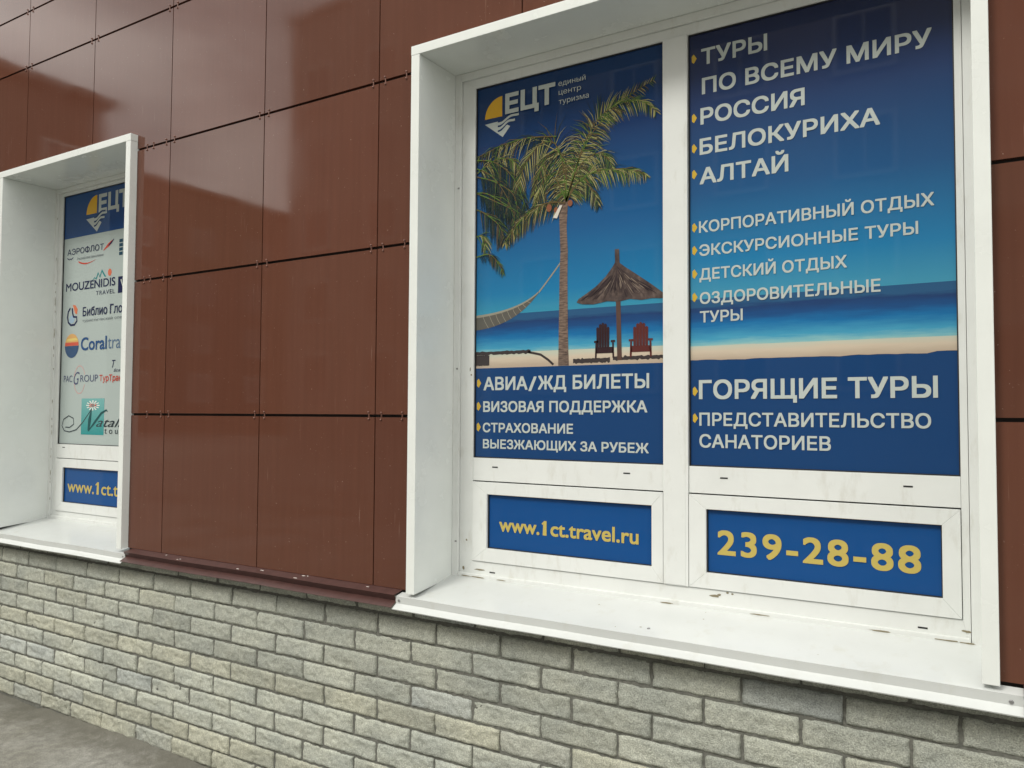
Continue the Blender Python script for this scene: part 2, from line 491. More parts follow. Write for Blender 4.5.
# ------------------------------------------------------------------ windows
def window(D, label, bays, tz, sz, so_, xin, trim, sill, jambz, gx):
    """D: surround; bays: list of (x0,x1) upper glass; tz: transom z0,z1; sz: sash z (outer0,inner0,inner1,outer1)"""
    W = bpy.data.objects.new('window', None); COL.objects.link(W); W.parent = SH; W['label'] = label
    x0, x1, z1, yl, yf = D['x0'], D['x1'], D['z1'], D['yl'], D['yf']
    lw, lt = .0355, .033
    # surround: two jambs and a head, bent sheet with a lip, standing proud of the cladding
    bm = bmesh.new()
    zb = .868
    def jamb(a, b):
        t = bmesh.new()
        pts = [(a, yl), (b, yl), (b, yf + .02), (a, yf + .02)]
        zf, zk = zb, .897
        lo = [t.verts.new((x, y, zf if y == yl else zk)) for x, y in pts]
        hi = [t.verts.new((x, y, z1 - lt)) for x, y in pts]
        t.faces.new(lo); t.faces.new(hi[::-1])
        for i in range(4): t.faces.new((lo[i], hi[i], hi[(i + 1) % 4], lo[(i + 1) % 4]))
        merge(bm, t, .0018, 2)
    jamb(x0, x0 + lw); jamb(x1 - lw, x1)
    add_box(bm, x0 - .0006, x1 + .0006, yl - .0006, yf + .02, z1 - lt + .0006, z1, .0018)
    s_ = obj('surround', bm, SURR, W)
    # corner trim inside the surround
    bm = bmesh.new()
    tw = trim
    add_box(bm, x0 + lw + .0008, x0 + lw + tw, yf - .010, yf + .012, .897, z1 - lt, .001)
    add_box(bm, x0 + lw + tw + .0006, x1 - lw - tw - .0006, yf - .010, yf + .012, z1 - lt - tw, z1 - lt - .0008, .001)
    add_box(bm, x1 - lw - tw, x1 - lw, yf - .006, yf + .012, .897, z1 - lt, .001)
    obj('corner_trim', bm, PVC, W)
    # outer frame
    bm = bmesh.new()
    fx0, fx1 = x0 + lw + tw + .0014, x1 - lw - tw - .0014; zt_ = z1 - lt - tw - .0014
    gz1 = gx[2]; yb = yf + .06
    add_prism_y(bm, [(fx0, .88), (bays[0][0], sz[0]), (bays[0][0], gz1), (fx0, zt_)], yf, yb, .0012)
    add_prism_y(bm, [(fx1, .88), (bays[-1][1], sz[0]), (bays[-1][1], gz1), (fx1, zt_)], yf, yb, .0012)
    add_prism_y(bm, [(fx0, .88), (fx1, .88), (bays[-1][1], sz[0]), (bays[0][0], sz[0])], yf, yb, .0012)
    add_prism_y(bm, [(fx0, zt_), (fx1, zt_), (bays[-1][1], gz1), (bays[0][0], gz1)], yf, yb, .0012)
    add_box(bm, fx0, fx1, yf - .010, yf - .0003, .896, .9155, .003)     # ledge over the sill
    for a, b in bays: add_box(bm, a + .0005, b - .0005, yf + .0008, yb, tz[0], tz[1], .0012)
    if len(bays) > 1:
        add_box(bm, bays[0][1], bays[1][0], yf - .0055, yb, sz[0] + .001, gz1 + .0005, .002)
        add_box(bm, bays[0][1] + .009, bays[1][0] - .009, yf - .0062, yf - .005, sz[0] + .004, gz1 - .002, 0)
    fr = obj('window_frame', bm, PVC, W)
    # inner glazing beads
    bm = bmesh.new()
    for a, b in bays: mitred(bm, a - .001, b + .001, tz[1] - .001, gz1 + .001, a + .0035, b - .0035, tz[1] + .0035, gz1 - .0035, yf + .006, yf + .03, 0)
    obj('glazing_gasket', bm, GASK, W)
    bm = bmesh.new()
    for a, b in bays: add_box(bm, a - .002, b + .002, yf + .0125, yf + .020, tz[1] - .002, gz1 + .002)
    for a, b in so_: add_box(bm, a - .002, b + .002, yf + .0125, yf + .020, sz[1] - .002, sz[2] + .002)
    obj('glass_pane', bm, GLASS, W)
    # opening sashes below
    for (a, b), (c, d) in zip(bays, so_):
        bm = bmesh.new()
        mitred(bm, a + .0016, b - .0016, sz[0] + .0016, sz[3] - .0016, c, d, sz[1], sz[2], yf - .0045, yf + .05, .0014)
        s2 = obj('sash', bm, PVC, W)
        bm = bmesh.new()
        mitred(bm, c - .001, d + .001, sz[1] - .001, sz[2] + .001, c + .003, d - .003, sz[1] + .003, sz[2] - .003, yf + .004, yf + .02, 0)
        add_box(bm, a, b, yf + .012, yf + .0125, sz[0], sz[1] - .005)  # these black strips paint the shade in the gap round the sash
        add_box(bm, a, b, yf + .012, yf + .0125, sz[2] + .005, sz[3])
        add_box(bm, a, c - .005, yf + .012, yf + .0125, sz[1], sz[2]); add_box(bm, d + .005, b, yf + .012, yf + .0125, sz[1], sz[2])
        obj('sash_gasket_gap_shade', bm, GASK, W)
    # drainage slots
    for x, z, yo in sill['slots']:
        bm = bmesh.new()
        add_box(bm, x - .0115, x + .0115, yf + yo - .0008, yf + yo + .001, z - .0022, z + .0022, .0005)
        obj('drainage_slot', bm, GASK, W)
    # sill: bent sheet with fascia and flared drip edge
    bm = bmesh.new()
    s0, s1 = sill['x']; yk = yf - .0005
    zk = .868 + .053 * (yf - 2.147) / (yf + .02 - 2.147)
    line = [(yk, .9050), (yk - .004, .9020), (2.1455, sill['zf']), (2.1475, sill['zf'] - .0235), (2.1250, sill['zf'] - .0385), (2.1262, sill['zf'] - .0405)]
    prof = sheet_profile(line, .0016)
    n = int((s1 - s0) / .04); rings = []
    for k in range(n + 1):
        x = s0 + (s1 - s0) * k / n
        ww = .0013 * noise.noise(Vector((x * 3.1, 0, 8)))
        rings.append([bm.verts.new((x, y + (ww * 1.4 if y < 2.2 else 0), z + (ww if y < 2.2 else 0))) for y, z in prof])
    for A, B_ in zip(rings, rings[1:]):
        for i in range(len(prof)): bm.faces.new((A[i], B_[i], B_[(i + 1) % len(prof)], A[(i + 1) % len(prof)]))
    bm.faces.new(rings[0]); bm.faces.new(rings[-1][::-1])
    bmesh.ops.recalc_face_normals(bm, faces=bm.faces)
    # the ends beyond the surround only reach back to the cladding, so cut the sheet there
    for side, xx in ((-1, x0 + .004), (1, x1 - .004)):
        bmesh.ops.bisect_plane(bm, geom=bm.verts[:] + bm.edges[:] + bm.faces[:], plane_co=(xx, 0, 0), plane_no=(1, 0, 0))
    bmesh.ops.bisect_plane(bm, geom=bm.verts[:] + bm.edges[:] + bm.faces[:], plane_co=(0, YC - .001, 0), plane_no=(0, 1, 0))
    kill = [f for f in bm.faces if (f.calc_center_median().x < x0 + .004 or f.calc_center_median().x > x1 - .004) and f.calc_center_median().y > YC - .001]
    bmesh.ops.delete(bm, geom=kill, context='FACES')
    so2 = obj('window_sill', bm, SILLM, W)
    for x, y, z, nrm in sill['screws']:
        bm = bmesh.new()
        bmesh.ops.create_cone(bm, cap_ends=True, segments=14, radius1=.0052, radius2=.0034, depth=.0026,
                              matrix=Matrix.Translation((x, y, z)) @ Vector(nrm).to_track_quat('Z', 'Y').to_matrix().to_4x4())
        obj('screw', bm, SCREW, so2)
    return W
GLASS = plain('window_glass', (.03, .035, .04, 1), .02, .6, 1.0)
SF = .8540
slots_b = [(-1.537, 1.293, .0008), (-1.037, 1.293, .0008), (-.724, 1.292, .0008), (-.230, 1.2925, .0008), (-1.545, .925, -.0), (-.200, .926, 0)]
slope = lambda y, yf: SF + (.9020 - SF) * (y - 2.1455) / (yf - .0045 - 2.1455)
WB = window(BIG, 'wide two-bay window filled with two tall blue posters', [(-1.6310, -.9125), (-.8325, -.1075)], (1.2435, 1.3240), (.9590, 1.0080, 1.1970, 1.2410),
       [(-1.5675, -.9515), (-.7780, -.1520)], None, .027,
       dict(x=(-1.793, .020), zf=SF, slots=slots_b,
            screws=[(-.89, 2.19, slope(2.19, 2.37) + .002, (0, -.2, 1)), (-1.778, 2.1448, .842, (0, -1, 0)), (-.005, 2.1448, .838, (0, -1, 0))]), None, (0, 0, 2.6635))
slots_s = [(-4.38, 1.288, .0008), (-3.62, 1.288, .0008)]
WS = window(SMALL, 'narrow one-bay window at the left with a poster of tour firm logos', [(-4.448, -3.436)], (1.2300, 1.3050), (.9420, .9920, 1.1805, 1.2280),
       [(-4.378, -3.505)], None, .024,
       dict(x=(-4.585, -3.345), zf=SF - .002, slots=slots_s, screws=[(-3.360, 2.1448, .838, (0, -1, 0))]), None, (0, 0, 2.676))
# grime in the corners of the frames, chips on the ledge
def blob(bm, x, y, z, rx, rz, seed, yn=0):
    n = 12; pts = []
    for k in range(n):
        a = 2 * math.pi * k / n; r = 1 + .6 * noise.noise(Vector((math.cos(a) * 1.5, math.sin(a) * 1.5, seed)))
        pts.append((x + rx * r * math.cos(a), z + rz * r * math.sin(a)))
    add_prism_y(bm, pts, y - .0004, y + .0004)
for i, (x, z, rx, rz) in enumerate([(-.752, .941, .016, .0030), (-.740, .946, .006, .003), (-.715, .955, .004, .0025), (-.700, .953, .004, .002),
                                    (-.075, .935, .006, .010), (-.100, .931, .012, .003), (-1.655, 1.03, .003, .004), (-1.645, 1.64, .002, .006), (-1.64, 1.62, .003, .003),
                                    (-1.668, .93, .004, .008), (-1.60, .930, .02, .0025), (-.085, 1.15, .003, .012), (-.082, 1.58, .003, .010)]):
    bm = bmesh.new(); blob(bm, x, 2.3693, z, rx, rz, i * 3.3); obj('grime_spot', bm, GRIME, WB)
for i in range(26):
    bm = bmesh.new(); blob(bm, -4.4835 + random.uniform(-.002, .002), 2.4245, random.uniform(1.0, 2.66), random.uniform(.001, .0025), random.uniform(.004, .014), i * 1.7); obj('grime_spot', bm, GRIME, WS)

def grime_line(x0, x1, y, z, W_, seed):
    bm = bmesh.new(); n = max(4, int((x1 - x0) / .012)); A = []; B_ = []
    for k in range(n + 1):
        x = x0 + (x1 - x0) * k / n; w_ = .0006 + .0022 * max(0, noise.noise(Vector((x * 22, seed, 1))) + .25)
        A.append(bm.verts.new((x, y - w_, z))); B_.append(bm.verts.new((x, y + .001, z)))
    for k in range(n): bm.faces.new((A[k], A[k + 1], B_[k + 1], B_[k]))
    obj('grime_line', bm, GRIME, W_)
for x, rx in ((-1.652, .022), (-1.60, .03), (-1.50, .018), (-.90, .02), (-.62, .03), (-.30, .026), (-.14, .03), (-.095, .018)):
    bm = bmesh.new(); blob(bm, x, 2.3596, .9035 + random.uniform(0, .002), rx, .0016, x * 9); obj('grime_spot', bm, GRIME, WB)
for i in range(6):
    x = random.uniform(-1.66, -.12); y = random.uniform(2.17, 2.34); bm = bmesh.new()
    rx, ry = random.uniform(.0012, .005), random.uniform(.0008, .0025); pts = []
    for k in range(9):
        a = 2 * math.pi * k / 9; r = 1 + .5 * noise.noise(Vector((math.cos(a), math.sin(a), i * 2.1)))
        pts.append(bm.verts.new((x + rx * r * math.cos(a), y + ry * r * math.sin(a), slope(y + ry * r * math.sin(a), 2.37) + .0016)))
    bm.faces.new(pts); obj('dirt_speck', bm, GRIME, WB)
for z in (1.02, 1.64, 2.30):
    bm = bmesh.new(); add_box(bm, -1.700, -1.692, 2.3585, 2.3600, z, z + .006, .0004); obj('fixing', bm, SCREW, WB)

# ------------------------------------------------------------------ printed posters and signs
FONT_CACHE = {}
def text_mesh(txt, bold, shear=0, space=1.0):
    """outline of a line of text, triangulated by winding number so that crossing contours fill cleanly"""
    from mathutils.geometry import delaunay_2d_cdt
    c = bpy.data.curves.new('t', 'FONT'); c.body = txt; c.shear = shear; c.space_character = space
    o = bpy.data.objects.new('t', c); COL.objects.link(o)
    dg = bpy.context.evaluated_depsgraph_get(); dg.update()
    cv = o.evaluated_get(dg).to_curve(dg)
    loops = []
    for sp in cv.splines:
        pts = []
        if sp.type == 'BEZIER':
            bp = sp.bezier_points; n = len(bp)
            for k in range(n):
                a, b = bp[k], bp[(k + 1) % n]
                p0, p1, p2, p3 = a.co, a.handle_right, b.handle_left, b.co
                d = (p3 - p0).length
                flatness = max((p1 - (p0 + (p3 - p0) * .333)).length, (p2 - (p0 + (p3 - p0) * .667)).length)
                m_ = 1 if flatness < .002 * max(d, .01) + 1e-4 else 5
                for q in range(m_):
                    t = q / m_
                    v = p0 * (1 - t) ** 3 + p1 * 3 * t * (1 - t) ** 2 + p2 * 3 * t * t * (1 - t) + p3 * t ** 3
                    pts.append((v.x, v.y))
        else:
            pts = [(p.co.x, p.co.y) for p in sp.points]
        clean = []
        for p in pts:
            if not clean or abs(p[0] - clean[-1][0]) + abs(p[1] - clean[-1][1]) > 1e-4: clean.append(p)
        if len(clean) > 1 and abs(clean[0][0] - clean[-1][0]) + abs(clean[0][1] - clean[-1][1]) < 1e-4: clean.pop()
        if len(clean) > 2: loops.append(clean)
    bpy.data.objects.remove(o); bpy.data.curves.remove(c)
    # group loops whose x-ranges overlap (one glyph each)
    boxes = sorted([(min(p[0] for p in l), max(p[0] for p in l), l) for l in loops], key=lambda b: b[0])
    groups = []
    for a, b, l in boxes:
        if groups and a < groups[-1][1] - 1e-6: groups[-1][1] = max(groups[-1][1], b); groups[-1][2].append(l)
        else: groups.append([a, b, [l]])
    V, Fc = [], []
    for a, b, ls in groups:
        vs2, es = [], []
        for l in ls:
            n0 = len(vs2); vs2 += [Vector(p) for p in l]
            es += [(n0 + k, n0 + (k + 1) % len(l)) for k in range(len(l))]
        r = delaunay_2d_cdt(vs2, es, [], 0, 1e-5)
        n0 = len(V); V += [(p.x, p.y, 0) for p in r[0]]
        for f in r[2]:
            cx = sum(r[0][i].x for i in f) / len(f); cy = sum(r[0][i].y for i in f) / len(f)
            wn = 0
            for l in ls:
                for k in range(len(l)):
                    x1, y1_ = l[k]; x2, y2 = l[(k + 1) % len(l)]
                    if (y1_ <= cy) != (y2 <= cy):
                        if x1 + (cy - y1_) * (x2 - x1) / (y2 - y1_) > cx: wn += 1 if y2 > y1_ else -1
            if wn: Fc.append(tuple(n0 + i for i in f))
    used = sorted({i for f in Fc for i in f}); mp_ = {i: k for k, i in enumerate(used)}
    me = bpy.data.meshes.new('t'); me.from_pydata([V[i] for i in used], [], [tuple(mp_[i] for i in f) for f in Fc]); me.update()
    return me
def text(txt, x0, x1, zb, cap, y, mat, parent, bold=.022, name='lettering', ref='Н', shear=0, space=1.0, label=None):
    """txt spans x0..x1, baseline zb, capital height cap; bold thickens the strokes"""
    me = text_mesh(txt, 0, shear, space); rf = text_mesh(ref, 0)
    h = max(v.co.y for v in rf.vertices); lo = min(v.co.y for v in rf.vertices); bpy.data.meshes.remove(rf)
    xa = min(v.co.x for v in me.vertices); xb = max(v.co.x for v in me.vertices)
    r = max(bold, 0) * cap * 1.15
    sx = (x1 - x0 - 2 * r) / (xb - xa); sz = (cap - 2 * r) / (h - lo)
    base = [(x0 + r + (v.co.x - xa) * sx, zb + r + (v.co.y - lo) * sz) for v in me.vertices]
    faces = [tuple(p.vertices) for p in me.polygons]; bpy.data.meshes.remove(me)
    par = list(range(len(base)))
    def find(a):
        while par[a] != a: par[a] = par[par[a]]; a = par[a]
        return a
    for f in faces:
        for i in f[1:]: par[find(i)] = find(f[0])
    ids = {}; lay = [ids.setdefault(find(i), len(ids)) % 7 for i in range(len(base))]
    offs = [(0, 0)] + ([(1, 0), (1, 1), (0, 1), (-1, 1), (-1, 0), (-1, -1), (0, -1), (1, -1)] if r > 0 else [])
    vs_, fs = [], []
    for k, (a, b) in enumerate(offs):
        n0 = len(vs_)
        vs_ += [(x + a * r, y - .00002 * k - .0002 * l_, z + b * r) for (x, z), l_ in zip(base, lay)]
        fs += [tuple(n0 + i for i in f) for f in faces]
    if fs:
        f0 = fs[0]; a_, b_, c_ = (vs_[f0[0]], vs_[f0[1]], vs_[f0[2]])
        if (b_[0] - a_[0]) * (c_[2] - a_[2]) - (b_[2] - a_[2]) * (c_[0] - a_[0]) < 0: fs = [f[::-1] for f in fs]
    me = bpy.data.meshes.new(name); me.from_pydata(vs_, [], fs); me.update()
    o = link(name, me, mat, parent)
    if label: o['label'] = label
    return o
def flat(bm, pts, y, mat=0):
    f = bm.faces.new([bm.verts.new((x, y, z)) for x, z in pts]); f.material_index = mat
    f.normal_update()
    if f.normal.y > 0: f.normal_flip()
def shape(name, polys, y, mats, parent):
    bm = bmesh.new()
    for p in polys: flat(bm, p[0] if isinstance(p, tuple) and isinstance(p[0], list) else p, y - (p[2] if isinstance(p, tuple) and len(p) > 2 else 0), p[1] if isinstance(p, tuple) and isinstance(p[0], list) else 0)
    return obj(name, bm, mats, parent)
def disc(cx, cz, rx, rz, a0=0, a1=360, n=28, center=False):
    pts = [(cx + rx * math.cos(rad(a0 + (a1 - a0) * k / n)), cz + rz * math.sin(rad(a0 + (a1 - a0) * k / n))) for k in range(n + (0 if a1 - a0 == 360 else 1))]
    return ([(cx, cz)] if center else []) + pts
def stroke(pts, wd):                       # quads along a 2D line; wd = width or list of widths
    P_ = [Vector(p) for p in pts]; L, R_ = [], []
    for i, p in enumerate(P_):
        d = (P_[min(i + 1, len(P_) - 1)] - P_[max(i - 1, 0)]).normalized(); n = Vector((-d.y, d.x))
        h = (wd[i] if isinstance(wd, (list, tuple)) else wd) / 2
        L.append(p + n * h); R_.append(p - n * h)
    return [[tuple(L[i]), tuple(L[i + 1]), tuple(R_[i + 1]), tuple(R_[i])] for i in range(len(P_) - 1)]
def bez(p0, p1, p2, n=12):
    return [((1 - t) ** 2 * p0[0] + 2 * t * (1 - t) * p1[0] + t * t * p2[0], (1 - t) ** 2 * p0[1] + 2 * t * (1 - t) * p1[1] + t * t * p2[1]) for t in [k / n for k in range(n + 1)]]
def panel(parent, x0, x1, z0, z1, yf, mat, name='panel', th=.001):
    bm = bmesh.new(); add_box(bm, x0, x1, yf, yf + th, z0, z1); return obj(name, bm, mat, parent)
NAVY = ink('navy', 22, 54, 98)
BLUE = ink('blue', 25, 62, 108)
BLUE2 = ink('sign_blue', 20, 72, 130)
ORANGE = ink('orange', 214, 166, 40)
def logo(parent, xe, zt, zm, s, y):
    """sun-and-wave emblem; xe = right edge of the quarter sun, zt its top, zm its bottom, s = height"""
    e = shape('emblem_sun', [disc(xe, zm, s, s, 90, 180, 14, True)], y, ORANGE, parent)
    k = s / .0735
    shape('emblem_sail', [[(xe - s, zm - .018 * k), (xe - .010 * k, zm - .016 * k), (xe + .034 * k, zm - .042 * k), (xe + .003 * k, zm - .076 * k)]], y, WHITE, parent)
    def wave(a, b, dz):
        return [(xe + (a + (b - a) * t / 14) * k, zm + (dz + .024 * (t / 14) + .0042 * math.sin(t / 14 * 6.28 * 1.2 + 3.3)) * k) for t in range(15)]
    shape('emblem_gap', stroke(wave(-.018, .060, -.0335), .0065 * k), y - .0002, NAVY, parent)
    shape('emblem_gap', stroke(wave(-.018, .045, -.0505), .0065 * k), y - .0002, NAVY, parent)
    shape('emblem_gap', stroke(wave(-.018, .060, -.0165), .0060 * k), y - .0002, NAVY, parent)
    shape('emblem_wave', stroke(wave(-.020, .070, -.0250), .0080 * k), y - .0004, WHITE, parent)
    shape('emblem_wave', stroke(wave(-.020, .054, -.0420), .0080 * k), y - .0004, WHITE, parent)
def bullet(parent, x, z, y, h=.0175):
    shape('bullet', [[(x - h * .38, z + h * .55), (x + h * .02, z + h * .92), (x + h * .62, z), (x + h * .02, z - h * .92), (x - h * .38, z - h * .55)]], y, ink('bullet', 196, 164, 62), parent)

PY = 2.381                                             # face of the vinyl on the big window
# --- left poster: palm beach
PA = thing('poster', 'tall blue window poster with a palm tree, straw parasol and hammock on a beach', 'poster')
ax0, ax1 = -1.6300, -.9145
panel(PA, ax0, ax1, 1.3255, 2.6620, PY, NAVY, 'panel')
panel(PA, ax0, ax1, 1.3257, 1.6430, PY - .0004, BLUE, 'text_panel', .0003)
skyA = gradient('sea_sky', 1.831, 2.4455, [(0, rgb(56, 138, 166)), (.12, rgb(34, 116, 162)), (.45, rgb(30, 88, 138)), (1, rgb(24, 50, 94))])
seaA = gradient('sea_water', 1.690, 1.831, [(.04, rgb(178, 186, 172)), (.14, rgb(128, 178, 182)), (.28, rgb(66, 148, 180)), (.55, rgb(26, 104, 158)), (.74, rgb(28, 74, 126)), (.92, rgb(32, 60, 104)), (1, rgb(42, 84, 122))], .035)
sandA = gradient('sand', 1.643, 1.70, [(.3, rgb(176, 160, 142)), (.7, rgb(196, 182, 162)), (1, rgb(184, 188, 172))], .02)
PH = bpy.data.objects.new('beach_picture', None); COL.objects.link(PH); PH.parent = PA
panel(PH, ax0, ax1, 1.832, 2.4455, PY - .0004, skyA, 'printed_sky', .0003)
panel(PH, ax0, ax1, 1.697, 1.832, PY - .0004, seaA, 'printed_sea', .0003)
panel(PH, ax0, ax1, 1.643, 1.6968, PY - .0004, sandA, 'printed_sand', .0003)
y1 = PY - .0008
dk = ink('dark_grey', 62, 56, 56)
# dark ragged patches on the printed sand are part of the printed photo
def ragged(x0, x1, z0, z1, seed, n=24):
    top = [(x0 + (x1 - x0) * k / n, z1 + .006 * noise.noise(Vector((k * .9, seed, 0)))) for k in range(n + 1)]
    bot = [(x0 + (x1 - x0) * k / n, z0 + .006 * noise.noise(Vector((k * .8, seed, 5)))) for k in range(n, -1, -1)]
    return top + bot
shape('printed_dark_patch', [ragged(ax0, -1.40, 1.690, 1.702, 1), ragged(ax0, -1.57, 1.652, 1.690, 2)] + stroke([(-1.41, 1.695), (-1.36, 1.684), (-1.33, 1.665), (-1.31, 1.648)], .008), y1, dk, PH)
shape('printed_dark_patch', [ragged(-1.235, -1.10, 1.650, 1.665, 4)[:50], ragged(-1.09, -.918, 1.656, 1.668, 6)], y1, dk, PH)
# hammock
hm = ink('hammock', 142, 138, 124); hm2 = ink('hammock_shade', 92, 90, 84)
top = bez((-1.368, 1.900), (-1.45, 1.838), (ax0 + .001, 1.829)); bot = bez((-1.368, 1.898), (-1.46, 1.79), (ax0 + .001, 1.780))
shape('printed_hammock', [list(top) + list(bot)[::-1]], y1, hm2, PH)
for q_ in range(9):
    a_, b_ = top[3 + q_], bot[min(12, 2 + q_)]
    shape('printed_netting', stroke([a_, ((a_[0] + b_[0]) / 2 - .002, (a_[1] + b_[1]) / 2), b_], .0018), y1 - .00015, hm, PH)
shape('printed_hammock', stroke(top, [.004 + .005 * k / 12 for k in range(13)]) + stroke(bez((-1.272, 2.008), (-1.32, 1.95), (-1.368, 1.899), 6), .005), y1 - .0002, hm, PH)
# trunk
tk = Mat('print_trunk', rgb(110, 92, 80), .4, .0, .75); tk.b.inputs['Coat Roughness'].default_value = .035
tn = tk.noise(tk.coords((1, 1, 6)), 40, 5, .6); tk.base(tk.ramp(tn, [(.3, rgb(62, 52, 50)), (.7, rgb(138, 118, 104))]))
ctr = [(-1.271, 1.644), (-1.272, 1.75), (-1.272, 1.86), (-1.272, 1.95), (-1.270, 2.03), (-1.274, 2.11), (-1.274, 2.18), (-1.266, 2.25), (-1.272, 2.33)]
shape('printed_trunk', stroke(ctr, [.040, .035, .032, .030, .028, .027, .034, .040, .02]), y1 - .0006, tk.m, PH)
# fronds
greens = [ink('leaf_straw', 150, 146, 98), ink('leaf_green', 84, 108, 50), ink('leaf_dark', 44, 58, 48), ink('leaf_brown', 96, 82, 54), ink('leaf_shade', 30, 44, 50)]
LAY = [0]
def frond(pts, length, wts, dens=64, droop=1.0, side=(.8, .8), x_clip=True, wd=.0022, base_dir=None):
    bm = bmesh.new(); P_ = [Vector(p) for p in pts]
    # resample by length with Catmull-Rom style interpolation
    L = [0]
    for a, b in zip(P_, P_[1:]): L.append(L[-1] + (b - a).length)
    def at_(t):
        d = t * L[-1]
        for i in range(len(L) - 1):
            if d <= L[i + 1] + 1e-9:
                u = (d - L[i]) / max(L[i + 1] - L[i], 1e-9)
                p0, p1, p2, p3 = P_[max(i - 1, 0)], P_[i], P_[i + 1], P_[min(i + 2, len(P_) - 1)]
                return .5 * ((2 * p1) + (p2 - p0) * u + (2 * p0 - 5 * p1 + 4 * p2 - p3) * u * u + (3 * p1 - p0 - 3 * p2 + p3) * u ** 3)
        return P_[-1]
    mids = [at_(k / 20) for k in range(21)]
    LAY[0] = (LAY[0] + 1) % 60
    for q in stroke([tuple(p) for p in mids], [.0046 * (1 - .75 * k / 20) for k in range(21)]):
        flat(bm, [(min(max(x, ax0 + .001), ax1 - .001), z) for x, z in q], y1 - .0007 - .00004 * 62, 4 if wts[4] > .7 else (3 if random.random() < .5 else 1))
    dens = int(dens * 1.5); wts = tuple(a + b for a, b in zip(wts, (0, 0, .22, .05, .12)))
    for k in range(dens):
        t = .10 + .90 * k / dens + random.uniform(-.01, .01); t = min(max(t, 0), .995)
        p = at_(t); d = (at_(min(t + .02, 1)) - at_(max(t - .02, 0))).normalized()
        for s in (-1, 1):
            if random.random() > side[0 if s < 0 else 1]: continue
            n = Vector((-d.y, d.x)) * s
            v_ = (n * .75 + d * .65).normalized()
            v_ = (v_ + Vector((0, -1)) * droop * random.uniform(.5, 1.1)).normalized()
            ln = length * (math.sin(math.pi * (.18 + .76 * t)) ** .7) * random.uniform(.65, 1.1)
            a = p; b = p + v_ * ln * .55; c = b + (v_ + Vector((0, -.5 * droop))).normalized() * ln * .45
            pts_ = [tuple(a), tuple(b), tuple(c)]
            pts_ = [(min(max(x, ax0 + .001), ax1 - .001), min(max(z, 1.65), 2.655)) for x, z in pts_]
            mi = random.choices(range(5), wts)[0]
            LAY[0] = (LAY[0] + 1) % 60
            yy = y1 - .0007 - .00004 * LAY[0]
            for q in stroke(pts_, [wd, wd * .9, wd * .15]):
                if abs((q[1][0] - q[0][0])) + abs((q[1][1] - q[0][1])) > 1e-4: flat(bm, q, yy, mi)
    obj('printed_frond', bm, greens, PH)
CR = (-1.262, 2.20)
shd = (0, .05, .5, .1, .7)
for q_ in range(3):
    frond([(ax0, 2.40 - .06 * q_), (-1.55, 2.38 - .07 * q_), (-1.47, 2.31 - .06 * q_), (-1.42 - .03 * q_, 2.20 - .04 * q_)], .10, shd, 60, 1.2)
frond([(ax0, 2.37), (-1.56, 2.33), (-1.50, 2.25), (-1.47, 2.17)], .11, shd, 50, 1.0)
frond([(ax0, 2.28), (-1.58, 2.27), (-1.50, 2.22), (-1.44, 2.18)], .10, shd, 50, .9)
frond([(ax0, 2.22), (-1.59, 2.20), (-1.53, 2.15), (-1.51, 2.10)], .10, shd, 40, 1.0)
frond([(-1.30, 2.43), (-1.42, 2.445), (-1.53, 2.435), (ax0, 2.41)], .085, (.25, .2, .3, .15, .3), 60, 1.2)
frond([(ax0, 2.35), (-1.54, 2.39), (-1.47, 2.37), (-1.44, 2.31)], .07, (.4, .3, .3, .2, .1), 50, 1.1)
frond([(ax0, 2.045), (-1.57, 2.05), (-1.53, 2.01), (-1.512, 1.976)], .05, (.0, .2, .5, .1, .3), 30, 1.0)
frond([(ax0, 2.12), (-1.60, 2.12), (-1.585, 2.07)], .06, (.3, .5, .2, .1, 0), 24, 1.0)
frond([CR, (-1.275, 2.33), (-1.31, 2.41), (-1.37, 2.41), (-1.43, 2.34), (-1.455, 2.25)], .105, (.4, .3, .25, .3, .1), 95, 1.0)
frond([CR, (-1.265, 2.32), (-1.30, 2.38), (-1.35, 2.35), (-1.39, 2.24)], .10, (.35, .25, .35, .3, .2), 90, 1.2)
frond([CR, (-1.30, 2.28), (-1.345, 2.30), (-1.37, 2.24), (-1.385, 2.19)], .09, (.3, .2, .4, .3, .3), 70, 1.2)
frond([CR, (-1.235, 2.27), (-1.205, 2.36), (-1.16, 2.44), (-1.10, 2.487), (-1.03, 2.498), (-.975, 2.48), (-.940, 2.445)], .082, (.6, .3, .15, .15, 0), 120, .8, wd=.0022)
frond([CR, (-1.225, 2.31), (-1.165, 2.415), (-1.08, 2.49), (-1.01, 2.525), (-.948, 2.548)], .058, (.5, .25, .1, .4, 0), 80, .35)
frond([CR, (-1.22, 2.30), (-1.17, 2.34), (-1.12, 2.34), (-1.09, 2.29)], .085, (.35, .3, .4, .15, .2), 80, 1.2)
frond([CR, (-1.21, 2.262), (-1.15, 2.285), (-1.08, 2.282), (-1.02, 2.268), (-.972, 2.246)], .075, (.6, .4, .15, .1, 0), 95, 1.0, wd=.0022)
frond([CR, (-1.23, 2.25), (-1.20, 2.26), (-1.16, 2.22), (-1.14, 2.17)], .07, (.2, .3, .5, .1, .3), 60, 1.1)
frond([(-1.265, 2.195), (-1.33, 2.205), (-1.40, 2.185), (-1.46, 2.14), (-1.505, 2.085)], .085, (.3, .2, .3, .4, .1), 85, 1.1)
shape('printed_coconut', [disc(-1.327, 2.186, .010, .013), disc(-1.246, 2.192, .009, .011), disc(-1.30, 2.175, .008, .010)], y1 - .0036, ink('coconut', 132, 84, 62), PH)
